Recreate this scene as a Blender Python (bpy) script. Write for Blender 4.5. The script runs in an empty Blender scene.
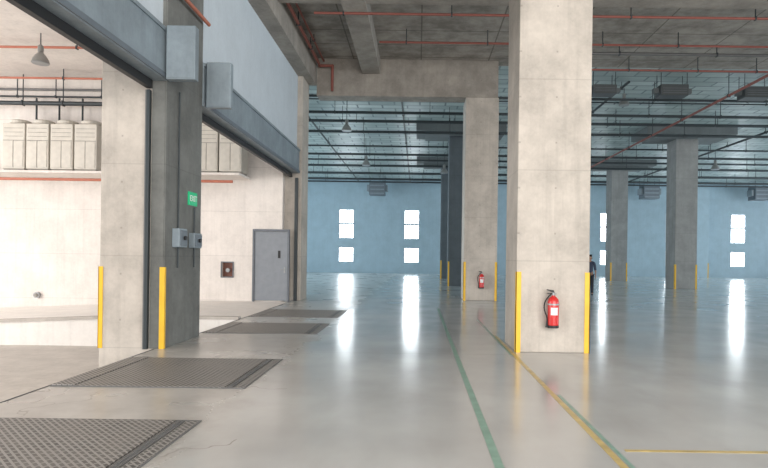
import bpy, bmesh, math, random
from mathutils import Vector, Matrix
random.seed(7)
C = bpy.context.scene.collection
PI = math.pi

# ---------------------------------------------------------------- materials
def new_mat(name):
    m = bpy.data.materials.new(name); m.use_nodes = True
    nt = m.node_tree
    return m, nt, nt.nodes, nt.links, nt.nodes['Principled BSDF']

def mixc(N, L, fac, a, b, mode='MIX'):
    n = N.new('ShaderNodeMix'); n.data_type = 'RGBA'; n.blend_type = mode
    for s, v in ((n.inputs[0], fac), (n.inputs[6], a), (n.inputs[7], b)):
        if hasattr(v, 'is_linked'): L.new(v, s)
        elif isinstance(v, (int, float)): s.default_value = v
        else: s.default_value = (*v, 1)
    return n.outputs[2]

def math_n(N, L, op, a, b=None, clamp=False):
    n = N.new('ShaderNodeMath'); n.operation = op; n.use_clamp = clamp
    for i, v in enumerate((a, b)):
        if v is None: continue
        if hasattr(v, 'is_linked'): L.new(v, n.inputs[i])
        else: n.inputs[i].default_value = v
    return n.outputs[0]

def noise(N, L, vec, scale, detail=4, rough=.55):
    n = N.new('ShaderNodeTexNoise'); n.inputs['Scale'].default_value = scale
    n.inputs['Detail'].default_value = detail; n.inputs['Roughness'].default_value = rough
    L.new(vec, n.inputs['Vector']); return n.outputs['Fac']

def ramp(N, L, fac, lo, hi, a=0., b=1.):
    n = N.new('ShaderNodeMapRange'); n.inputs[1].default_value = lo; n.inputs[2].default_value = hi
    n.inputs[3].default_value = a; n.inputs[4].default_value = b
    L.new(fac, n.inputs[0]); return n.outputs[0]

def mapping(N, L, vec, sc):
    n = N.new('ShaderNodeMapping'); n.inputs['Scale'].default_value = sc
    L.new(vec, n.inputs['Vector']); return n.outputs[0]

def line_mask(N, L, coord, period, width, offs=0.):
    a = math_n(N, L, 'ADD', coord, 1000*period + offs)
    m = math_n(N, L, 'MODULO', a, period)
    return math_n(N, L, 'LESS_THAN', m, width)

def concrete(name, col, dark=.72, panel=1.5, rough=.85, streak=.3, holes=False):
    m, nt, N, L, P = new_mat(name)
    pos = N.new('ShaderNodeNewGeometry').outputs['Position']
    d = tuple(c*dark for c in col)
    f = ramp(N, L, noise(N, L, pos, 1.3, 8, .65), .38, .64)
    c = mixc(N, L, f, d, col)
    s = ramp(N, L, noise(N, L, mapping(N, L, pos, (3.2, 3.2, .16)), 2.2, 6, .65), .48, .72, 0, streak)
    c = mixc(N, L, s, c, tuple(x*.55 for x in col))
    g = ramp(N, L, noise(N, L, pos, 14, 5, .7), .3, .75)
    c = mixc(N, L, math_n(N, L, 'MULTIPLY', g, .22), c, tuple(min(1, x*1.3) for x in col))
    sx = N.new('ShaderNodeSeparateXYZ'); L.new(pos, sx.inputs[0])
    if panel:
        lm = line_mask(N, L, sx.outputs[2], panel, .018)
        c = mixc(N, L, math_n(N, L, 'MULTIPLY', lm, .25), c, tuple(x*.4 for x in col))
    if holes:
        h = math_n(N, L, 'MULTIPLY', line_mask(N, L, math_n(N, L, 'ADD', sx.outputs[0], sx.outputs[1]), .6, .03, .2), line_mask(N, L, sx.outputs[2], .75, .03, .3))
        c = mixc(N, L, math_n(N, L, 'MULTIPLY', h, .4), c, tuple(x*.3 for x in col))
    L.new(c, P.inputs['Base Color']); P.inputs['Roughness'].default_value = rough
    b = N.new('ShaderNodeBump'); b.inputs['Strength'].default_value = .25; b.inputs['Distance'].default_value = .01
    L.new(g, b.inputs['Height']); L.new(b.outputs[0], P.inputs['Normal'])
    return m

def paint(name, col, rough=.5, metal=0., var=.12, emis=0.):
    m, nt, N, L, P = new_mat(name)
    tc = N.new('ShaderNodeTexCoord').outputs['Object']
    f = ramp(N, L, noise(N, L, tc, 5, 4), .35, .7)
    c = mixc(N, L, f, tuple(x*(1-var) for x in col), col)
    L.new(c, P.inputs['Base Color']); P.inputs['Roughness'].default_value = rough
    P.inputs['Metallic'].default_value = metal
    if emis:
        P.inputs['Emission Color'].default_value = (*col, 1); P.inputs['Emission Strength'].default_value = emis
    return m

M = {}
M['col'] = concrete('pale_concrete', (.545, .495, .44), .70, streak=.45, holes=True)
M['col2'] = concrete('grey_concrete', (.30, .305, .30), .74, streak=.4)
M['dock'] = concrete('dock_concrete', (.77, .715, .67), .86, streak=.28)
M['beam'] = concrete('beam_concrete', (.38, .345, .305), .62, panel=0, holes=True, streak=.4)
M['dark'] = concrete('baked_shade_concrete', (.10, .12, .135), .8)  # dark copy of column concrete; shade of the far columns baked into its colour
M['cladding'] = concrete('weathered_dark_grey_concrete', (.19, .195, .185), .6, streak=.6)
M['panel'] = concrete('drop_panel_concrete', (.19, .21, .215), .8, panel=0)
M['pit'] = concrete('yard_floor_concrete', (.56, .52, .48), .82, panel=0)
M['apron'] = concrete('yard_ramp_concrete', (.82, .78, .74), .9, panel=0, streak=.2)
M['coping'] = concrete('ramp_coping_concrete', (.50, .46, .42), .8, panel=0)
M['bluewall'] = concrete('blue_painted_wall', (.38, .50, .575), .88, panel=0, streak=.15)
M['greywall'] = concrete('grey_blue_painted_wall', (.57, .63, .68), .92, panel=0, streak=.1)
M['lintel'] = concrete('weathered_blue_grey_steel', (.26, .315, .355), .72, .0, .5, .45)
M['lintel2'] = paint('dark_blue_grey_steel', (.15, .18, .21), .5, .1)
M['fcu'] = paint('dark_grey_unit_casing', (.06, .068, .072), .5, .1)
M['fcul'] = paint('dark_grey_unit_louvre', (.10, .115, .12), .5, .1)
M['yellow'] = paint('yellow_paint', (.88, .52, .03), .5)
M['yline'] = paint('worn_yellow_floor_paint', (.66, .50, .20), .35, 0, .35)
M['gline'] = paint('worn_green_floor_paint', (.27, .43, .35), .35, 0, .3)
M['red'] = paint('dull_red_pipe_paint', (.27, .085, .065), .6)
M['redp'] = paint('orange_red_pipe_paint', (.48, .16, .10), .55)
M['fire'] = paint('fire_red_enamel', (.62, .03, .03), .25)
M['black'] = paint('black_rubber', (.012, .012, .014), .5)
M['darkm'] = paint('dark_pipe_metal', (.045, .055, .06), .5, .3)
M['conduit'] = paint('grey_conduit', (.17, .17, .17), .5, .3)
M['steel'] = paint('galvanised_steel', (.36, .37, .38), .45, .5)
M['unitl'] = paint('grey_blue_unit_louvre', (.24, .28, .31), .5)
M['lampm'] = paint('lamp_grey_metal', (.30, .30, .29), .4, .4)
M['white'] = paint('white_print', (.85, .85, .85), .5)
M['ac'] = paint('cream_ac_casing', (.62, .585, .52), .5)
M['acd'] = paint('ac_grille_grey', (.30, .28, .25), .6)
M['door'] = paint('grey_door_paint', (.24, .26, .29), .45)
M['doorf'] = paint('dark_door_frame', (.14, .155, .18), .5)
M['green'] = paint('exit_green', (.0, .34, .14), .4, 0, .05, .4)
M['skin'] = paint('skin', (.35, .2, .13), .6)
M['shirt'] = paint('navy_shirt', (.045, .06, .10), .8)
M['trouser'] = paint('dark_trousers', (.02, .024, .034), .8)
M['hair'] = paint('black_hair', (.008, .007, .007), .6)
M['eye'] = paint('eye_white', (.6, .6, .6), .3)

m, nt, N, L, P = new_mat('daylit_frosted_glass')
tc = N.new('ShaderNodeTexCoord').outputs['Object']
f = noise(N, L, tc, 1.2, 2)
c = mixc(N, L, f, (.86, .95, 1), (.97, .99, 1))
L.new(c, P.inputs['Base Color']); L.new(c, P.inputs['Emission Color']); P.inputs['Emission Strength'].default_value = 9
M['pane'] = m

# polished floor, with rougher concrete along the dock edge
m, nt, N, L, P = new_mat('polished_epoxy_floor')
pos = N.new('ShaderNodeNewGeometry').outputs['Position']
sx = N.new('ShaderNodeSeparateXYZ'); L.new(pos, sx.inputs[0])
f = ramp(N, L, noise(N, L, pos, .45, 4, .5), .35, .68)
c = mixc(N, L, f, (.45, .44, .425), (.57, .56, .545))
f2 = ramp(N, L, noise(N, L, mapping(N, L, pos, (1.5, .5, 1)), 1.2, 4, .55), .50, .8, 0, .35)
c = mixc(N, L, f2, c, (.37, .34, .31))
n1 = noise(N, L, pos, 2.0, 6, .65)
edge = ramp(N, L, math_n(N, L, 'ADD', sx.outputs[0], math_n(N, L, 'MULTIPLY', n1, .6)), -1.75, -1.35, 1, 0)
rough_c = mixc(N, L, ramp(N, L, n1, .35, .65), (.36, .33, .30), (.52, .49, .455))
c = mixc(N, L, math_n(N, L, 'MULTIPLY', edge, .7), c, rough_c)
vor = N.new('ShaderNodeTexVoronoi'); vor.feature = 'DISTANCE_TO_EDGE'; vor.inputs['Scale'].default_value = .5
wv = N.new('ShaderNodeVectorMath'); wv.operation = 'ADD'
nz_ = N.new('ShaderNodeTexNoise'); nz_.inputs['Scale'].default_value = 2.5; L.new(pos, nz_.inputs['Vector'])
L.new(pos, wv.inputs[0]); L.new(nz_.outputs['Color'], wv.inputs[1]); L.new(wv.outputs[0], vor.inputs['Vector'])
crack = math_n(N, L, 'MULTIPLY', math_n(N, L, 'LESS_THAN', vor.outputs['Distance'], .006), math_n(N, L, 'LESS_THAN', sx.outputs[0], -1.5))
c = mixc(N, L, math_n(N, L, 'MULTIPLY', crack, .45), c, (.15, .12, .10))
reflect_tint = ramp(N, L, sx.outputs[1], 7, 28, 0, .6)  # bluish reflection in the far floor, tinted into the base colour
c = mixc(N, L, reflect_tint, c, (.42, .51, .54))
l1 = line_mask(N, L, sx.outputs[1], 5.25, .018, 1.2)
c = mixc(N, L, math_n(N, L, 'MULTIPLY', l1, .3), c, (.20, .18, .16))
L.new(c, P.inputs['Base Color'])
r = ramp(N, L, noise(N, L, pos, .9, 3, .5), .3, .7, .13, .23)
r = math_n(N, L, 'ADD', r, math_n(N, L, 'MULTIPLY', edge, .12))
L.new(r, P.inputs['Roughness']); P.inputs['IOR'].default_value = 1.65
b = N.new('ShaderNodeBump'); b.inputs['Strength'].default_value = .05; b.inputs['Distance'].default_value = .01
L.new(noise(N, L, pos, 5, 2), b.inputs['Height']); L.new(b.outputs[0], P.inputs['Normal'])
M['floor'] = m

m, nt, N, L, P = new_mat('ceiling_soffit')
pos = N.new('ShaderNodeNewGeometry').outputs['Position']
sx = N.new('ShaderNodeSeparateXYZ'); L.new(pos, sx.inputs[0])
f = ramp(N, L, noise(N, L, pos, 1.2, 8, .7), .38, .62)
near = mixc(N, L, f, (.22, .20, .175), (.42, .385, .345))
ln = math_n(N, L, 'MAXIMUM', line_mask(N, L, sx.outputs[1], 1.22, .045), line_mask(N, L, sx.outputs[0], 2.44, .045))
near = mixc(N, L, math_n(N, L, 'MULTIPLY', ln, .6), near, (.07, .06, .05))
br = N.new('ShaderNodeTexBrick'); br.inputs['Scale'].default_value = .42; br.inputs['Mortar Size'].default_value = .018
br.inputs['Color1'].default_value = (.36, .44, .43, 1); br.inputs['Color2'].default_value = (.55, .63, .61, 1); br.inputs['Mortar'].default_value = (.14, .19, .20, 1)
L.new(pos, br.inputs['Vector'])
f3 = ramp(N, L, noise(N, L, mapping(N, L, pos, (.35, .9, 1)), 1.3, 7, .7), .42, .62, 0, .6)
far = mixc(N, L, f3, br.outputs['Color'], (.25, .33, .33))
isf = math_n(N, L, 'GREATER_THAN', sx.outputs[1], 21.6)
c = mixc(N, L, isf, near, far)
L.new(c, P.inputs['Base Color'])
L.new(ramp(N, L, isf, 0, 1, .9, .42), P.inputs['Roughness'])
b = N.new('ShaderNodeBump'); b.inputs['Strength'].default_value = .25; b.inputs['Distance'].default_value = .03
L.new(noise(N, L, pos, 2.2, 4), b.inputs['Height']); L.new(b.outputs[0], P.inputs['Normal'])
M['ceil'] = m

m, nt, N, L, P = new_mat('worn_checker_plate')
pos = N.new('ShaderNodeNewGeometry').outputs['Position']
ck = N.new('ShaderNodeTexBrick'); ck.inputs['Scale'].default_value = 1
mp = N.new('ShaderNodeMapping'); mp.inputs['Rotation'].default_value = (0, 0, PI/4); mp.inputs['Scale'].default_value = (5.5, 5.5, 5.5)
L.new(pos, mp.inputs['Vector']); L.new(mp.outputs[0], ck.inputs['Vector'])
ck.inputs['Color1'].default_value = (.11, .105, .10, 1); ck.inputs['Color2'].default_value = (.08, .075, .072, 1)
ck.inputs['Mortar'].default_value = (.33, .315, .30, 1); ck.inputs['Mortar Size'].default_value = .05
nz = ramp(N, L, noise(N, L, pos, 2.2, 6, .7), .38, .66)
c = mixc(N, L, math_n(N, L, 'MULTIPLY', nz, .4), ck.outputs['Color'], (.26, .24, .22))
L.new(c, P.inputs['Base Color']); P.inputs['Roughness'].default_value = .5; P.inputs['Metallic'].default_value = .1
b = N.new('ShaderNodeBump'); b.inputs['Strength'].default_value = .4; b.inputs['Distance'].default_value = .004
L.new(ck.outputs['Fac'], b.inputs['Height']); L.new(b.outputs[0], P.inputs['Normal'])
M['plate'] = m

# ---------------------------------------------------------------- mesh helpers
class MB:
    def __init__(s): s.bm = bmesh.new()
    def box(s, x0, x1, y0, y1, z0, z1):
        vs = [s.bm.verts.new(p) for p in ((x0,y0,z0),(x1,y0,z0),(x1,y1,z0),(x0,y1,z0),(x0,y0,z1),(x1,y0,z1),(x1,y1,z1),(x0,y1,z1))]
        for f in ((0,3,2,1),(4,5,6,7),(0,1,5,4),(1,2,6,5),(2,3,7,6),(3,0,4,7)):
            s.bm.faces.new([vs[i] for i in f])
        return s
    def prism(s, pts, axis, a, b):     # polygon in the two other axes, extruded along axis
        def P(p, t):
            return {'x': (t, p[0], p[1]), 'y': (p[0], t, p[1]), 'z': (p[0], p[1], t)}[axis]
        A = [s.bm.verts.new(P(p, a)) for p in pts]; B = [s.bm.verts.new(P(p, b)) for p in pts]
        n = len(pts)
        s.bm.faces.new(A[::-1]); s.bm.faces.new(B)
        for i in range(n): s.bm.faces.new((A[i], A[(i+1) % n], B[(i+1) % n], B[i]))
        return s
    def cyl(s, p0, p1, r, seg=12, r2=None):
        p0, p1 = Vector(p0), Vector(p1); d = (p1-p0)
        q = d.to_track_quat('Z', 'Y'); r2 = r if r2 is None else r2
        A, B = [], []
        for i in range(seg):
            a = 2*PI*i/seg; u = q @ Vector((math.cos(a), math.sin(a), 0))
            A.append(s.bm.verts.new(p0+u*r)); B.append(s.bm.verts.new(p1+u*r2))
        s.bm.faces.new(A[::-1]); s.bm.faces.new(B)
        for i in range(seg): s.bm.faces.new((A[i], A[(i+1) % seg], B[(i+1) % seg], B[i]))
        return s
    def ball(s, c, r, seg=10):
        bmesh.ops.create_uvsphere(s.bm, u_segments=seg, v_segments=max(6, seg//2), radius=r, matrix=Matrix.Translation(c)); return s
    def tube(s, pts, r, seg=10):
        for a, b in zip(pts, pts[1:]): s.cyl(a, b, r, seg)
        for p in pts[1:-1]: s.ball(p, r*1.15, seg)
        return s
    def lathe(s, prof, c=(0,0,0), seg=24):
        rings = []
        for r, z in prof:
            rings.append([s.bm.verts.new((c[0]+r*math.cos(2*PI*i/seg), c[1]+r*math.sin(2*PI*i/seg), c[2]+z)) for i in range(seg)])
        for A, B in zip(rings, rings[1:]):
            for i in range(seg): s.bm.faces.new((A[i], A[(i+1) % seg], B[(i+1) % seg], B[i]))
        s.bm.faces.new(rings[0][::-1]); s.bm.faces.new(rings[-1]); return s

def obj(name, mb, mat, parent=None, bevel=0, smooth=False):
    bm = mb.bm
    bmesh.ops.recalc_face_normals(bm, faces=bm.faces)
    me = bpy.data.meshes.new(name)
    if parent is not None:
        w = Vector(parent.location); p = parent.parent
        while p: w += Vector(p.location); p = p.parent
        off = w; loc = Vector((0,0,0))
    else:
        co = [v.co for v in bm.verts]
        xs = [v.x for v in co]; ys = [v.y for v in co]; zs = [v.z for v in co]
        off = Vector(((min(xs)+max(xs))/2, (min(ys)+max(ys))/2, min(zs))); loc = off
    bmesh.ops.translate(bm, verts=bm.verts, vec=-off)
    bm.to_mesh(me); bm.free()
    if smooth:
        for p in me.polygons: p.use_smooth = True
        me.set_sharp_from_angle(angle=.7)
    me.materials.append(mat)
    o = bpy.data.objects.new(name, me); C.objects.link(o); o.location = loc
    if parent is not None: o.parent = parent
    if bevel:
        b = o.modifiers.new('bevel', 'BEVEL'); b.width = bevel; b.segments = 2; b.limit_method = 'ANGLE'
    return o
def tag(o, label=None, cat=None, group=None, kind=None):
    if label: o['label'] = label
    if cat: o['category'] = cat
    if group: o['group'] = group
    if kind: o['kind'] = kind
    return o
def empty(name, loc, label, cat, group=None, kind=None):
    o = bpy.data.objects.new(name, None); C.objects.link(o); o.location = loc; o.empty_display_size = .2
    return tag(o, label, cat, group, kind)
def st(name, mb, mat, label, cat, bevel=0):
    return tag(obj(name, mb, mat, bevel=bevel), label, cat, kind='structure')
def holes_wall(mb, x0, x1, z0, z1, y0, y1, holes):
    xs = sorted({x0, x1, *[h[0] for h in holes], *[h[1] for h in holes]})
    for a, b in zip(xs, xs[1:]):
        hs = sorted([(h[2], h[3]) for h in holes if h[0] <= a+1e-6 and h[1] >= b-1e-6])
        z = z0
        for h0, h1 in hs:
            if h0 > z: mb.box(a, b, y0, y1, z, h0)
            z = h1
        if z < z1: mb.box(a, b, y0, y1, z, z1)

CZ = 8.7      # ceiling height
XW = -4.13    # dock wall plane
F, H = 580., 1.55
# ---------------------------------------------------------------- setting
st('floor', MB().box(-4.25, 36, -8, 54, -.3, 0).box(-16, -4.25, 20.0, 54, -.3, 0), M['floor'],
   'polished light grey epoxy floor of the warehouse hall', 'floor')
st('ceiling', MB().box(-4.6, 36, -8, 54, CZ, CZ+.3).box(-16, -4.6, 20.0, 54, CZ, CZ+.3), M['ceil'],
   'high flat concrete ceiling of the warehouse with pale green boards further in', 'ceiling')
WS = []
for k in range(8):
    xc = (346 + 65.3*k - 418)/F*54
    WS.append((xc-.7, xc+.7))
holes = [(a, b, z0, z1) for a, b in WS for z0, z1 in ((1.0, 2.4), (3.2, 5.9))]
mb = MB(); holes_wall(mb, -16, 36, 0, CZ, 54, 54.35, holes)
st('wall_back', mb, M['bluewall'], 'far blue painted wall with a double row of bright windows', 'wall')
st('wall_right', MB().box(36, 36.3, -8, 54, 0, 1.2).box(36, 36.3, -8, 54, 7.2, CZ), M['bluewall'], 'right side wall of the hall with a long open band', 'wall')
st('wall_far_left', MB().box(-16.3, -16, 20, 54, 0, CZ), M['bluewall'], 'blue side wall of the hall beyond the loading docks', 'wall')
n = 0
orders = ['first', 'second', 'third', 'fourth', 'fifth', 'sixth', 'seventh', 'eighth']
for row, (z0, z1) in (('lower', (1.0, 2.4)), ('upper', (3.2, 5.9))):
    for k, (a, b) in enumerate(WS):
        if k in (7,): continue
        n += 1
        w = empty('window_%d' % n, ((a+b)/2, 54.1, z0), '%s-row bright window on the far blue wall, %s from the left' % (row, orders[k]), 'window', '%s row windows in the far wall' % row, 'structure')
        f = MB()
        f.box(a, a+.07, 54.02, 54.14, z0, z1).box(b-.07, b, 54.02, 54.14, z0, z1).box(a+.07, b-.07, 54.02, 54.14, z0, z0+.07).box(a+.07, b-.07, 54.02, 54.14, z1-.07, z1)
        fo = obj('frame', f, M['greywall'], w)
        if row == 'upper':
            obj('transom', MB().box(a+.07, b-.07, 54.03, 54.13, 4.48, 4.66), M['greywall'], w)
        else:
            obj('transom', MB().box(a+.07, b-.07, 54.03, 54.13, 1.68, 1.74), M['greywall'], w)
        obj('pane', MB().box(a+.05, b-.05, 54.15, 54.18, z0+.05, z1-.05), M['pane'], w)

# dock wall
st('wall_left', MB().box(-4.6, -4.2, -8, 20.0, 5.2, 7.7).box(-4.6, -4.2, -8, -.2, 0, 5.2), M['greywall'], 'pale blue-grey upper wall above the loading bay openings', 'wall')
st('trim_1', MB().box(-4.6, -3.75, -8, 21.0, 7.7, CZ), M['beam'], 'raw concrete edge beam running along the top of the dock wall', 'beam', .01)
st('trim_2', MB().box(-5.0, -4.02, 19.9, 21.0, 0, 7.7), M['col'], 'raw concrete end pier where the dock wall stops', 'pier', .01)
st('trim_3', MB().box(-3.75, 2.83, 21.0, 21.7, 7.35, CZ), M['beam'], 'deep concrete cross beam between the dock wall and the second column', 'beam', .01)
st('trim_4', MB().box(-2.1, -1.45, 12, 21.0, 8.15, CZ), M['beam'], 'secondary concrete ceiling beam running towards the cross beam', 'beam', .01)
st('trim_5', MB().box(-3.75, 14, 14.7, 15.3, 8.2, CZ), M['beam'], 'shallow concrete ceiling rib crossing ahead of the cross beam', 'beam', .01)
# dock yard
mb = MB()
dx0, dx1 = (255-418)/F*19.6, (288-418)/F*19.6
nx0, nx1 = (222-418)/F*19.6, (233-418)/F*19.6
holes_wall(mb, -24, -4.6, -.7, 7.4, 19.6, 19.95, [(nx0, nx1, .80, 1.28)])
mb.box(-24, -4.6, 19.6, 19.95, 7.4, CZ)
st('wall_dock_end', mb, M['dock'], 'bright stained cream concrete wall closing the dock yard behind the openings', 'wall')
st('floor_yard', MB().box(-24, -4.25, -8, 20, -1.0, -.7), M['pit'], 'lower grey concrete yard floor beyond the dock edge', 'floor')
prof = [(-16, -.42), (-12, -.25), (-7.2, -.02), (-4.3, -.02)]
st('floor_ramp', MB().prism([(-16, -.7)] + prof + [(-4.3, -.7)], 'y', 14.0, 19.59), M['apron'], 'pale concrete ramp with low side wall along the far end of the yard', 'ramp')
st('trim_6', MB().prism(prof + [(x, z+.07) for x, z in prof[::-1]], 'y', 13.96, 14.14), M['coping'], 'thin darker coping along the top of the low ramp side wall', 'coping')
st('ceiling_yard', MB().box(-24, -4.6, -8, 19.6, 7.4, 7.7), M['dock'], 'beige concrete soffit over the dock yard', 'ceiling')
st('trim_7', MB().box(-18, -5.7, 18.4, 19.598, 4.07, 4.15), M['dock'], 'thin concrete ledge carrying the air conditioners on the yard end wall', 'ledge', .01)
# grey door
d = empty('door_1', ((dx0+dx1)/2, 19.55, 0), 'grey single steel door in the dock end wall', 'door', None, 'structure')
f = MB(); f.box(dx0-.06, dx0, 19.5, 19.6, -.02, 2.42).box(dx1, dx1+.06, 19.5, 19.6, -.02, 2.42).box(dx0, dx1, 19.5, 19.6, 2.34, 2.42)
obj('door_frame', f, M['doorf'], d)
obj('door_leaf', MB().box(dx0+.005, dx1-.005, 19.53, 19.59, .02, 2.33), M['door'], d, .004)
obj('vision_panel', MB().box(dx1-.32, dx1-.24, 19.515, 19.53, 1.45, 1.7), M['black'], d)
hd = MB().box(dx1-.12, dx1-.07, 19.515, 19.53, .95, 1.15); hd.tube([(dx1-.10, 19.52, 1.06), (dx1-.10, 19.47, 1.06), (dx1-.22, 19.47, 1.06)], .011)
obj('handle', hd, M['steel'], d)

# ---------------------------------------------------------------- columns
def column(x0, y0, label, front_mat, guards=True, panel=True, top=CZ, w=1.2, gh=1.33):
    x1, y1 = x0+w, y0+w
    c = empty('concrete_column', ((x0+x1)/2, (y0+y1)/2, 0), label, 'column')
    obj('shaft', MB().box(x0, x1, y0, y1, 0, top), front_mat, c, .015)
    if panel:
        xc = (x0+x1)/2
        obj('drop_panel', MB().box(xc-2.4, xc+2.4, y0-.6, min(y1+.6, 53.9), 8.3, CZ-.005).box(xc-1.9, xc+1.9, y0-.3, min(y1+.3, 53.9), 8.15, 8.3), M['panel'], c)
    if guards:
        t = .012
        for s, xe in ((1, x0), (-1, x1)):
            g = MB()
            a, b = sorted((xe - s*t, xe + s*.075)); g.box(a, b, y0-t, y0, 0, gh)
            a, b = sorted((xe - s*t, xe)); g.box(a, b, y0-t, y0+.075, 0, gh)
            obj('corner_guard', g, M['yellow'], c)
    return c
column(1.63, 9.56, 'large pale concrete column in the foreground with yellow corner guards', M['col'], panel=False)
column(1.66, 21.0, 'pale concrete column under the end of the cross beam, with an extinguisher', M['col'], panel=False, top=7.35, gh=1.4)
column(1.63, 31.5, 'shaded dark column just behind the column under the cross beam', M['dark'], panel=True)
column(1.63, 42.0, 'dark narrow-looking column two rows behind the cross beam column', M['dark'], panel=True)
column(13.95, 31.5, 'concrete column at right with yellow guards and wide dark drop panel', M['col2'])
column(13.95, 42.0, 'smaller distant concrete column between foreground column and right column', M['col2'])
column(25.2, 52.7, 'slim distant pier against the far wall behind the right column', M['bluewall'], guards=True, panel=False)
# dock pillar
p = empty('dock_pillar', (-4.66, 10.2, 0), 'broad concrete pillar between the two loading bay openings', 'pillar')
obj('shaft', MB().box(-5.19, XW-.02, 9.46, 11.0, -.7, 7.7), M['col'], p, .012)
obj('side_cladding', MB().box(XW-.019, XW, 9.455, 11.0, 0, 7.7), M['cladding'], p)
obj('front_cladding', MB().box(-4.36, XW-.02, 9.445, 9.459, 0, 7.7), M['cladding'], p)
g = MB().box(-5.2, -5.13, 9.445, 9.458, 0, 1.33).box(-5.203, -5.191, 9.445, 9.53, 0, 1.33)
obj('corner_guard', g, M['yellow'], p)
g = MB().box(XW-.07, XW+.013, 9.432, 9.443, 0, 1.33).box(XW+.001, XW+.013, 9.443, 9.49, 0, 1.33)
obj('corner_guard', g, M['yellow'], p)
def guide(y0, y1, label, z0=0, xa=-4.42, xb=-4.365):
    g = empty('shutter_guide', ((xa+xb)/2, y0, z0), label, 'shutter guide')
    obj('channel', MB().box(xa, xb, y0, y1, z0, 4.2), M['darkm'], g, .004)
    obj('seal_strip', MB().box(xa-.02, xa-.003, y0+.01, y1-.01, z0, 4.20), M['conduit'], g)
guide(9.36, 9.44, 'black vertical shutter guide on the near face of the dock pillar')
guide(19.78, 19.88, 'black vertical shutter guide beside the end pier', 0, -4.22, -4.13)
guide(11.02, 11.10, 'shutter guide on the far side of the dock pillar, mostly hidden', 0)
def lintel(y0, y1, label, yb0, yb1):
    r = empty('shutter_lintel', (-4.3, (y0+y1)/2, 4.36), label, 'shutter housing')
    obj('housing', MB().box(-4.6, XW+.02, y0, y1, 4.36, 5.19), M['lintel'], r, .008)
    obj('lower_flange', MB().box(XW+.022, XW+.05, y0, y1, 4.37, 4.45), M['lintel2'], r)
    obj('upper_flange', MB().box(XW+.022, XW+.05, y0, y1, 5.12, 5.18), M['lintel'], r)
    obj('bottom_bar', MB().box(-4.42, -4.33, y0+.05, y1-.05, 4.22, 4.355), M['black'], r)
    obj('motor_box', MB().box(XW+.065, -3.60, yb0, yb1, 4.34, 5.20), M['lintel'], r, .01)
    obj('motor_cover', MB().box(XW+.08, -3.62, yb0-.012, yb0-.001, 4.36, 5.18), M['lintel'], r, .004)
    return r
lintel(-.2, 9.43, 'weathered blue-grey shutter housing over the nearer loading bay opening', 9.26, 9.42)
lintel(11.01, 19.88, 'weathered blue-grey shutter housing over the farther loading bay opening', 11.02, 11.17)

# exit sign, isolator boxes
s = empty('exit_sign', (XW+.015, 10.55, 2.43), 'small green exit sign on the side of the dock pillar', 'sign')
obj('casing', MB().box(XW+.001, XW+.03, 10.36, 10.74, 2.43, 2.67), M['green'], s, .005)
cu = bpy.data.curves.new('lettering', 'FONT'); cu.body = 'EXIT'; cu.size = .155; cu.align_x = 'CENTER'; cu.align_y = 'CENTER'; cu.extrude = .002
tmp = bpy.data.objects.new('tmp_text', cu); C.objects.link(tmp)
me = bpy.data.meshes.new_from_object(tmp.evaluated_get(bpy.context.evaluated_depsgraph_get()))
bpy.data.objects.remove(tmp)
me.name = 'lettering'; me.materials.clear(); me.materials.append(M['white'])
t = bpy.data.objects.new('lettering', me); C.objects.link(t); t.parent = s
t.location = (.019, 0, .12); t.rotation_euler = (PI/2, 0, PI/2)
def isolator(y0, y1, z0, z1, dep, label, mat, up):
    r = empty('switch_box', (XW, (y0+y1)/2, z0), label, 'switch box')
    obj('casing', MB().box(XW+.001, XW+dep, y0, y1, z0, z1), mat, r, .012)
    obj('lid', MB().box(XW+dep, XW+dep+.015, y0+.03, y1-.03, z0+.03, z1-.03), M['lintel2'], r, .005)
    ym = (y0+y1)/2
    obj('knob', MB().cyl((XW+dep+.015, ym, (z0+z1)/2), (XW+dep+.05, ym, (z0+z1)/2), .035), M['black'], r)
    obj('conduit', MB().tube([(XW+.035, ym, z1), (XW+.035, ym, up)], .014), M['darkm'], r)
    obj('cable', MB().tube([(XW+.035, ym, z0), (XW+.035, ym, z0-.35)], .014), M['darkm'], r)
isolator(9.72, 10.05, 1.66, 1.98, .13, 'grey isolator switch box on the pillar side below the exit sign, nearer of two', M['lintel'], 4.3)
isolator(10.42, 10.78, 1.66, 1.93, .11, 'smaller isolator switch box on the pillar side, farther of two', M['lintel'], 2.40)

# ---------------------------------------------------------------- dock levellers
def leveller(y0, y1, label):
    r = empty('dock_leveller', (-3.1, (y0+y1)/2, 0), label, 'dock leveller', 'dock levellers along the loading edge')
    obj('deck', MB().box(-3.95, -2.22, y0+.02, y1-.02, .002, .014), M['plate'], r, .003)
    fr = MB().box(-4.23, -1.985, y0, y0+.018, .001, .010).box(-4.23, -1.985, y1-.018, y1, .001, .010).box(-2.0, -1.985, y0+.018, y1-.018, .001, .010)
    obj('frame', fr, M['conduit'], r)
    obj('hinge_strip', MB().box(-2.2, -2.13, y0+.03, y1-.03, .002, .014).cyl((-2.165, y0+.05, .010), (-2.165, y1-.05, .010), .010), M['conduit'], r)
    obj('rear_plate', MB().box(-2.11, -2.003, y0+.03, y1-.03, .002, .010), M['plate'], r)
    obj('lip', MB().box(-4.23, -3.97, y0+.03, y1-.03, .002, .020), M['plate'], r, .003)
leveller(3.3, 5.38, 'checker plate dock leveller at the bottom left corner, closest of four')
leveller(6.7, 8.6, 'checker plate dock leveller beside the near side of the pillar, second closest')
leveller(11.4, 13.2, 'checker plate dock leveller just past the pillar, third closest')
leveller(14.5, 16.5, 'checker plate dock leveller nearest the grey door, farthest of four')
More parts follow.
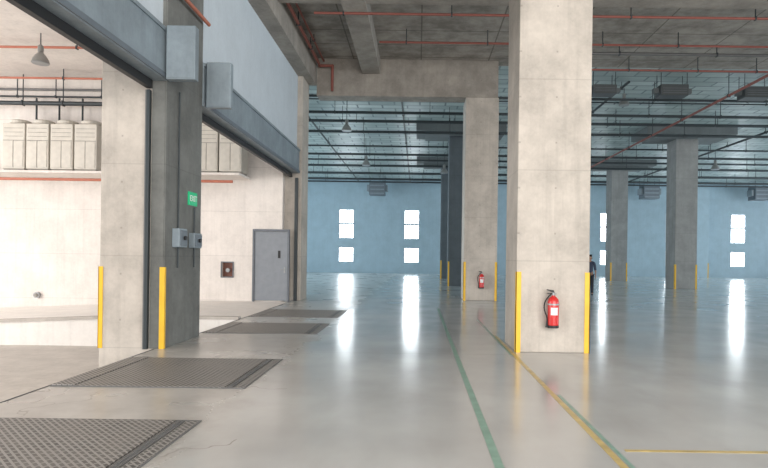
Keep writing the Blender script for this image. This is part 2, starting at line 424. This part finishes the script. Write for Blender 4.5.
tag(obj('dock_edge_strip', MB().box(-4.27, -4.252, -.15, 9.4, -.12, .004), M['darkm']), 'dark steel angle along the near dock edge', 'edge strip')
tag(obj('dock_edge_strip', MB().box(-4.27, -4.252, 11.12, 19.5, -.12, .004), M['darkm']), 'dark steel angle along the dock edge past the pillar', 'edge strip')

# ---------------------------------------------------------------- floor markings
tag(obj('floor_line', MB().box(.59, .66, 1, 17.5, .001, .003), M['gline']), 'green painted line on the floor left of the foreground column', 'floor marking')
tag(obj('floor_line', MB().box(1.53, 1.59, 1, 11.5, .001, .003), M['yline']), 'yellow painted line running past the left foot of the foreground column', 'floor marking')
tag(obj('floor_line', MB().box(1.605, 1.64, 1, 6.6, .001, .003), M['gline']), 'short green stripe beside the yellow line at bottom right', 'floor marking')
tag(obj('floor_line', MB().box(1.49, 1.525, 9.2, 14.5, .001, .003), M['gline']), 'thin green stripe by the left foot of the foreground column', 'floor marking')
tag(obj('floor_line', MB().box(1.70, 9, 4.68, 4.73, .001, .003), M['yline']), 'thin yellow line crossing the floor at bottom right', 'floor marking')

# ---------------------------------------------------------------- fire extinguishers
def extinguisher(x, y, z, label):     # y = column face
    r = empty('fire_extinguisher', (x, y, z), label, 'fire extinguisher', 'fire extinguishers on columns')
    cy = y-.12
    b = MB().lathe([(.075, .0), (.088, .02), (.09, .05), (.09, .40), (.082, .45), (.055, .485), (.032, .50), (.028, .515)], (x, cy, z), 28)
    obj('cylinder', b, M['fire'], r, smooth=True)
    obj('base_ring', MB().lathe([(.089, -.012), (.092, -.01), (.092, .03), (.0905, .032)], (x, cy, z), 28), M['black'], r)
    g = bmesh.new(); n = 10
    prev = None
    for i in range(n+1):
        a = -PI/2 + (i/n-.5)*1.3
        u = g.verts.new((x+.0915*math.cos(a), cy+.0915*math.sin(a), z+.20)); v = g.verts.new((x+.0915*math.cos(a), cy+.0915*math.sin(a), z+.32))
        if prev: g.faces.new((prev[0], u, v, prev[1]))
        prev = (u, v)
    q = MB(); q.bm = g
    obj('paper_label', q, M['white'], r)
    v = MB().cyl((x, cy, z+.51), (x, cy, z+.56), .024).cyl((x-.0, cy, z+.545), (x+.05, cy-.01, z+.545), .012)
    obj('valve', v, M['steel'], r)
    h = MB()
    h.prism([(x-.01, z+.56), (x-.11, z+.60), (x-.11, z+.615), (x+.0, z+.60), (x+.02, z+.56)], 'y', cy-.012, cy+.012)
    h.prism([(x-.01, z+.545), (x-.10, z+.535), (x-.10, z+.55), (x-.01, z+.56)], 'y', cy-.012, cy+.012)
    obj('handle', h, M['black'], r)
    pts = []
    for i in range(13):
        t_ = i/12
        pts.append((x-.03-.12*math.sin(PI*min(1, t_*1.15)*.8), cy-.01, z+.545-.46*t_+.04*math.sin(PI*t_)))
    obj('hose', MB().tube(pts, .011, 8), M['black'], r)
    e = pts[-1]
    obj('nozzle', MB().cyl((e[0], e[1], e[2]+.02), (e[0]-.005, e[1], e[2]-.09), .013, 12, .022), M['black'], r)
    obj('bracket', MB().box(x-.03, x+.03, y-.022, y+.013, z+.1, z+.48).lathe([(.0925, .36), (.096, .36), (.096, .385), (.0925, .385)], (x, cy, z), 24), M['steel'], r)
    return r
extinguisher((552-418)/F*9.56, 9.545, .44, 'red fire extinguisher hanging on the large foreground column')
extinguisher((481.5-418)/F*21, 20.985, .46, 'red fire extinguisher on the column under the cross beam')

# ---------------------------------------------------------------- pipes
def pipe(pts, r, mat, label, hang=None, ceil=CZ, name='ceiling_pipe', group=None):
    p0 = Vector(pts[0]); root = empty(name, p0, label, 'pipe', group)
    obj('pipe_run', MB().tube(pts, r), mat, root, smooth=True)
    if hang:
        (ax, ay, az), (bx, by, bz) = pts[0], pts[1]
        Ld = math.dist(pts[0], pts[1]); k = int(Ld//hang)
        for i in range(k+1):
            t_ = (i+.3)/(k+1) + random.uniform(-.2, .2)/(k+1)
            x, y, z = ax+(bx-ax)*t_, ay+(by-ay)*t_, az+(bz-az)*t_
            along_x = abs(bx-ax) > abs(by-ay)
            hm = MB().box(x-.012, x+.012, y-.012, y+.012, z+r, ceil)
            if along_x: hm.box(x-.02, x+.02, y-r-.015, y+r+.015, z-r-.012, z+r+.012)
            else: hm.box(x-r-.015, x+r+.015, y-.02, y+.02, z-r-.012, z+r+.012)
            obj('hanger', hm, M['darkm'], root)
    return root
num = ['first', 'second', 'third', 'fourth', 'fifth', 'sixth', 'seventh', 'eighth', 'ninth', 'tenth', 'eleventh', 'twelfth', 'thirteenth', 'fourteenth', 'fifteenth', 'sixteenth']
for i, (y, r_, z_) in enumerate(((23.3, .05, 7.98), (24.6, .03, 8.2), (25.8, .06, 7.95), (27.6, .05, 8.0), (28.7, .03, 8.2), (29.8, .07, 7.95), (33.8, .05, 7.98), (35.0, .03, 8.2), (36.2, .07, 7.92), (38.6, .06, 7.98), (40.9, .08, 7.95), (44.6, .06, 7.98), (46.0, .04, 8.1), (47.6, .09, 7.9), (50.0, .07, 7.98))):
    pipe([(-13, y, z_), (34, y, z_)], r_, M['darkm'], '%s dark service pipe across the ceiling beyond the cross beam' % num[i], 4.5, group='dark pipes crossing the far ceiling')
pipe([(-5.5, 22.5, 8.4), (-5.5, 53.6, 8.4)], .05, M['darkm'], 'dark conduit running lengthwise along the far ceiling on the left', 4)
pipe([(-.8, 22.5, 8.4), (-.8, 53.6, 8.4)], .04, M['conduit'], 'grey conduit running lengthwise along the far ceiling at the middle', 4)
pipe([(8.1, 22.5, 8.45), (8.1, 53.6, 8.45)], .05, M['darkm'], 'dark conduit running lengthwise along the far ceiling right of the foreground column', 4)
pipe([(18.5, 22.5, 8.45), (18.5, 53.6, 8.45)], .06, M['darkm'], 'dark conduit running lengthwise along the far ceiling at the right', 4)
pipe([(-2.9, 15.7, 8.12), (19, 15.7, 8.12)], .035, M['red'], 'red sprinkler pipe crossing the ceiling closest to the top edge', 3)
pipe([(-1.3, 18.2, 8.28), (19, 18.2, 8.28)], .035, M['red'], 'red sprinkler pipe crossing the ceiling midway before the cross beam', 3)
pipe([(3.4, 20.4, 8.22), (22, 20.4, 8.22)], .035, M['red'], 'red sprinkler pipe crossing the ceiling right of the foreground column, farthest of three', 3)
pipe([(11.7, 13, 7.82), (11.7, 50, 7.82)], .05, M['red'], 'long red pipe running away along the ceiling at right', 4)
pipe([(3.2, 12.6, 8.3), (26, 12.6, 8.3)], .05, M['conduit'], 'grey conduit crossing the ceiling at the top right edge', 3)
pipe([(3.2, 19.3, 8.4), (26, 19.3, 8.4)], .05, M['conduit'], 'grey conduit crossing the ceiling between the red sprinkler pipes at right', 3)
pipe([(-3.6, 11, 8.35), (-3.6, 20.75, 8.35), (-3.15, 20.75, 8.35), (-3.15, 20.75, 7.45)], .05, M['red'], 'red pipe along the dock wall top that turns down at the cross beam', 3)
pipe([(-3.45, 12, 8.5), (-3.45, 20.7, 8.5)], .03, M['red'], 'thin red pipe close above the red pipe along the dock wall', 3)
pipe([(-4.02, 8.9, 5.9), (-4.02, 11.0, 5.9)], .035, M['redp'], 'short red pipe high on the dock pillar')
pipe([(-15, 16.0, 7.2), (-5.3, 16.0, 7.2)], .035, M['redp'], 'red pipe under the yard soffit, nearer of two', 3, 7.4)
pipe([(-15, 18.5, 7.1), (-4.8, 18.5, 7.1)], .035, M['redp'], 'red pipe under the yard soffit close to the end wall', 3, 7.4)
pipe([(-15, 18.05, 3.82), (-5.8, 18.05, 3.82)], .045, M['redp'], 'orange-red pipe under the air conditioner ledge')
pipe([(-15, 19.1, 6.45), (-4.8, 19.1, 6.45)], .07, M['darkm'], 'dark grey pipe on the end wall above the air conditioners, lowest of three', 1.6, 7.4)
pipe([(-15, 19.4, 6.75), (-4.8, 19.4, 6.75)], .03, M['darkm'], 'thin dark conduit on the end wall above the air conditioners, middle of three', 1.3, 7.4)
pipe([(-15, 19.45, 7.0), (-4.8, 19.45, 7.0)], .04, M['conduit'], 'grey conduit highest on the yard end wall, above the air conditioners')

# ---------------------------------------------------------------- AC condensers on the ledge
def condenser(xc, label, w=.36):
    z = 4.152; y0, y1 = 18.6, 19.3
    r = empty('air_conditioner', (xc, (y0+y1)/2, z), label, 'air conditioner', 'air conditioners on the yard ledge')
    obj('casing', MB().box(xc-w, xc+w, y0, y1, z+.06, z+1.52), M['ac'], r, .02)
    obj('base_rail', MB().box(xc-w+.03, xc+w-.03, y0+.04, y1-.04, z, z+.058), M['acd'], r)
    obj('fan_outlet', MB().lathe([(.27, 0), (.31, .05), (.31, .12), (.26, .15), (.26, .05)], (xc, (y0+y1)/2, z+1.52), 20), M['ac'], r)
    obj('access_panel', MB().box(xc-w+.05, xc-.012, y0-.014, y0-.001, z+.12, z+.95), M['ac'], r, .004)
    obj('service_panel', MB().box(xc+.012, xc+w-.05, y0-.014, y0-.001, z+.12, z+.95), M['ac'], r, .004)
    gm = MB()
    for i in range(3): gm.box(xc-w+.06, xc+w-.06, y0-.008, y0-.001, z+1.10+i*.13, z+1.112+i*.13)
    obj('grille', gm, M['acd'], r)
    obj('seam', MB().box(xc-w+.02, xc+w-.02, y0-.006, y0-.001, z+.965, z+.985).box(xc-.009, xc+.009, y0-.006, y0-.001, z+.10, z+.965), M['acd'], r)
    obj('feed_pipe', MB().tube([(xc+.2, 19.4, z+.6), (xc+.2, 19.4, 6.70)], .03), M['darkm'], r)
    return r
acn = ['leftmost', 'second from the left', 'third from the left', 'fourth from the left, beside the pillar']
for i, px in enumerate((12, 35.8, 60, 84)):
    condenser((px-418)/F*18.6, 'cream outdoor air conditioner on the high ledge, %s' % acn[i])
condenser((205-418)/F*18.6, 'cream outdoor air conditioner on the high ledge, seen just right of the pillar')
condenser((229-418)/F*18.6, 'cream outdoor air conditioner on the high ledge, rightmost of all')
w = empty('wall_cabinet', ((nx0+nx1)/2, 19.6, .8), 'small dark framed square cabinet recessed in the wall left of the grey door', 'cabinet')
f = MB().box(nx0-.03, nx0, 19.57, 19.6, .77, 1.31).box(nx1, nx1+.03, 19.57, 19.6, .77, 1.31).box(nx0, nx1, 19.57, 19.6, .77, .80).box(nx0, nx1, 19.57, 19.6, 1.28, 1.31)
obj('frame', f, M['doorf'], w)
obj('back_panel', MB().box(nx0+.005, nx1-.005, 19.72, 19.76, .805, 1.275), paint('rust_brown', (.16, .06, .04)), w)
obj('valve', MB().cyl((nx0+.19, 19.62, 1.02), (nx0+.19, 19.719, 1.02), .07), M['steel'], w)
j = empty('wall_light', ((36.5-418)/F*19.5, 19.6, -.02), 'small round grey bulkhead fitting low on the yard end wall', 'light fitting')
jx = j.location.x
obj('housing', MB().cyl((jx, 19.6, .1), (jx, 19.5, .1), .11, 20, .10), M['steel'], j, smooth=True)
obj('lens', MB().cyl((jx, 19.498, .1), (jx, 19.46, .1), .07, 20, .05), M['acd'], j, smooth=True)

# ---------------------------------------------------------------- pendant lamps
def lamp(x, y, z, top, label, s=1.):
    r = empty('pendant_lamp', (x, y, z), label, 'lamp', 'high bay pendant lamps')
    obj('reflector', MB().lathe([(.27*s, 0), (.265*s, .01), (.24*s, .12*s), (.17*s, .24*s), (.10*s, .32*s), (.08*s, .36*s)], (x, y, z), 24), M['lampm'], r, smooth=True)
    obj('ballast', MB().lathe([(.07*s, .362*s), (.09*s, .38*s), (.09*s, .55*s), (.05*s, .60*s), (.02, .62*s)], (x, y, z), 16), M['lampm'], r, smooth=True)
    obj('stem', MB().cyl((x, y, z+.6*s), (x, y, top), .014), M['darkm'], r)
    obj('glass', MB().cyl((x, y, z-.003), (x, y, z-.02), .25*s, 24), M['steel'], r)
    return r
lamp((38-418)/F*15.5, 15.5, 6.60, 7.4, 'grey bell pendant lamp under the yard soffit at top left', .8)
lamp((345-418)/F*26.5, 26.5, 7.28, CZ, 'grey bell pendant lamp just beyond the cross beam, left', .85)
lamp((365-418)/F*37.4, 37.4, 7.42, CZ, 'grey bell pendant lamp deeper in the hall below the cross beam, left of centre')
lamp((714-418)/F*37.4, 37.4, 7.45, CZ, 'grey bell pendant lamp at far right beyond the right column')
lamp((622-418)/F*24.2, 24.2, 8.0, CZ, 'grey bell pendant lamp near the ceiling just right of the foreground column', .8)
lamp((443-418)/F*39.6, 39.6, 7.3, CZ, 'grey bell pendant lamp left of the shaded middle columns')

# ---------------------------------------------------------------- ceiling fan coil units
def fcu(xc, y, z0, w, h, dep, label, mat, lm):
    r = empty('fan_coil_unit', (xc, y+dep/2, z0), label, 'ventilation unit')
    obj('casing', MB().box(xc-w/2, xc+w/2, y, y+dep, z0, z0+h), mat, r, .02)
    g = MB()
    for i in range(3): g.box(xc-w/2+.08, xc+w/2-.08, y-.02, y-.001, z0+.08+i*(h-.16)/3, z0+.08+(i+.3)*(h-.16)/3)
    obj('louvre', g, lm, r)
    for sx_ in (-1, 1):
        for yy in (y+.1, y+dep-.1):
            obj('hanger_rod', MB().cyl((xc+sx_*(w/2-.03), yy, z0+h-.01), (xc+sx_*(w/2-.03), yy, CZ), .015, 8), M['darkm'], r)
        obj('duct_collar', MB().box(*sorted((xc+sx_*(w/2), xc+sx_*(w/2+.2))), y+.2, y+dep-.2, z0+h*.3, z0+h*.75), lm, r)
    return r
fcu((603-418)/F*22, 22, 7.86, .9, .34, .6, 'dark ceiling ventilation unit just right of the foreground column', M['fcu'], M['fcul'])
fcu((673-418)/F*22, 22, 7.82, 1.05, .42, .6, 'dark ceiling ventilation unit above the right column', M['fcu'], M['fcul'])
fcu((757-418)/F*22, 22, 7.78, 1.05, .42, .6, 'dark ceiling ventilation unit at the right edge of the picture', M['fcu'], M['fcul'])
fcu((376-418)/F*51, 51.2, 7.0, 1.4, 1.2, 1.2, 'large grey ventilation unit on the far wall above the windows, left', M['lintel2'], M['unitl'])
fcu((652-418)/F*51, 51.2, 7.0, 1.4, 1.2, 1.2, 'large grey ventilation unit near the far wall left of the right column', M['lintel2'], M['unitl'])
fcu((764-418)/F*51, 51.2, 7.0, 1.4, 1.2, 1.2, 'large grey ventilation unit near the far wall at the right edge', M['lintel2'], M['unitl'])

# ---------------------------------------------------------------- person
def skin_obj(name, pts, edges, mat, parent, sub=2):
    bm = bmesh.new(); lay = bm.verts.layers.skin.verify(); V = []
    for i, (p, r) in enumerate(pts):
        v = bm.verts.new(p); v[lay].radius = (r if isinstance(r, tuple) else (r, r)); v[lay].use_root = (i == 0); V.append(v)
    for a, b in edges: bm.edges.new((V[a], V[b]))
    me = bpy.data.meshes.new(name); bm.to_mesh(me); bm.free(); me.materials.append(mat)
    o = bpy.data.objects.new(name, me); C.objects.link(o); o.parent = parent
    s_ = o.modifiers.new('skin', 'SKIN'); s_.use_smooth_shade = True
    s2 = o.modifiers.new('sub', 'SUBSURF'); s2.levels = s2.render_levels = sub
    return o
per = empty('person', ((590.0-418)/F*25, 25, 0), 'person in dark clothes standing half hidden behind the foreground column', 'person')
per.rotation_euler.z = math.radians(-25)
P_, E_ = [], []
def add(p, r, link=None):
    P_.append((p, r)); i = len(P_)-1
    if link is not None: E_.append((link, i))
    return i
pel = add((0, 0, .93), .13)
waist = add((0, 0, 1.08), .115, pel); chest = add((0, 0, 1.27), .135, waist); neckb = add((0, 0, 1.42), .075, chest)
neck = add((0, -.01, 1.48), .05, neckb); jaw = add((0, -.02, 1.545), .065, neck); mid = add((0, -.01, 1.62), .085, jaw); crown = add((0, 0, 1.68), .07, mid)
nose = add((0, -.105, 1.585), .012, mid)
for sg in (-1, 1):
    add((sg*.085, 0, 1.60), .014, mid)
    sh = add((sg*.17, 0, 1.39), .06, neckb); el = add((sg*.23, .02, 1.12), .042, sh); wr = add((sg*.25, -.05, .88), .026, el)
    palm = add((sg*.255, -.065, .81), .030, wr)
    for fi, (dy, ln) in enumerate(((-.03, .075), (-.01, .085), (.01, .08), (.028, .062))):
        a = add((sg*.255, -.065+dy, .765), .0095, palm); b_ = add((sg*.248, -.068+dy, .765-ln*.55), .0085, a); add((sg*.236, -.07+dy, .765-ln), .0075, b_)
    a = add((sg*.25, -.105, .80), .010, palm); add((sg*.242, -.12, .765), .0085, a)
    hip = add((sg*.09, 0, .86), .088, pel); kn = add((sg*.10, -.015, .48), .055, hip); an = add((sg*.105, .015, .09), .036, kn)
    hl = add((sg*.105, .03, .045), .035, an); add((sg*.12, -.14, .035), .03, an)
skin_obj('body', P_, E_, M['skin'], per)
sp = [((0,0,.90), .15), ((0,0,1.08), .135), ((0,0,1.27), .155), ((0,0,1.41), .085)]
se = [(0,1), (1,2), (2,3)]
for sg in (-1, 1):
    k = len(sp); sp += [((sg*.175, 0, 1.39), .074), ((sg*.21, .015, 1.2), .06), ((sg*.235, .01, 1.06), .055)]
    se += [(3, k), (k, k+1), (k+1, k+2)]
skin_obj('shirt', sp, se, M['shirt'], per)
tp = [((0,0,.95), .15)]; te = []
for sg in (-1, 1):
    k = len(tp); tp += [((sg*.09, 0, .85), .105), ((sg*.10, -.015, .48), .075), ((sg*.105, .01, .12), .06), ((sg*.105, .01, .07), .058)]
    te += [(0, k), (k, k+1), (k+1, k+2), (k+2, k+3)]
skin_obj('trousers', tp, te, M['trouser'], per)
skin_obj('hair', [((0, .03, 1.655), .085), ((0, .02, 1.70), .07), ((0, .055, 1.59), .06)], [(0,1), (0,2)], M['hair'], per)
for sg in (-1, 1):
    q = MB(); q.ball((sg*.032, -.088, 1.625), .012)
    bmesh.ops.recalc_face_normals(q.bm, faces=q.bm.faces)
    me = bpy.data.meshes.new('eye'); q.bm.to_mesh(me); me.materials.append(M['eye']); o = bpy.data.objects.new('eye', me); C.objects.link(o); o.parent = per
    skin_obj('shoe', [((sg*.105, .04, .045), .045), ((sg*.112, -.05, .045), .045), ((sg*.122, -.16, .035), .035)], [(0,1), (1,2)], M['black'], per)

# ---------------------------------------------------------------- light
W = bpy.data.worlds.new('World'); bpy.context.scene.world = W; W.use_nodes = True
bg = W.node_tree.nodes['Background']; bg.inputs[0].default_value = (.90, .95, 1.0, 1); bg.inputs[1].default_value = 1.4
def area(name, loc, rot, sx_, sy_, power, col):
    l = bpy.data.lights.new(name, 'AREA'); l.shape = 'RECTANGLE'; l.size = sx_; l.size_y = sy_; l.energy = power; l.color = col
    o = bpy.data.objects.new(name, l); C.objects.link(o); o.location = loc; o.rotation_euler = rot; return o
area('yard_daylight', (-23, 7, 3.5), (0, -PI/2, 0), 7, 16, 2200, (1, .955, .91))
area('rear_fill', (5, -7.5, 4.5), (PI/2, 0, 0), 16, 7, 2400, (1, .95, .89))  # added fill lamp behind the camera, unseen, brightens the near floor
area('side_fill', (35.5, 26, 4.2), (0, PI/2, 0), 6, 34, 3100, (.82, .93, 1))  # added fill lamp out of view at right, lights the far hall
area('far_left_fill', (-15.8, 36, 4.2), (0, -PI/2, 0), 6, 26, 1900, (.82, .93, 1))  # added fill lamp in front of the hidden left wall, no opening there

# ---------------------------------------------------------------- camera
cam = bpy.data.cameras.new('Camera'); co = bpy.data.objects.new('Camera', cam); C.objects.link(co)
co.location = (0, 0, H); co.rotation_euler = (PI/2, -math.radians(.75), 0)
cam.sensor_width = 36; cam.lens = F/768*36
cam.shift_x = -34/768; cam.shift_y = 23/768
cam.clip_end = 300
bpy.context.scene.camera = co
vs = bpy.context.scene.view_settings
vs.view_transform = 'Standard'; vs.look = 'None'; vs.exposure = 0.25
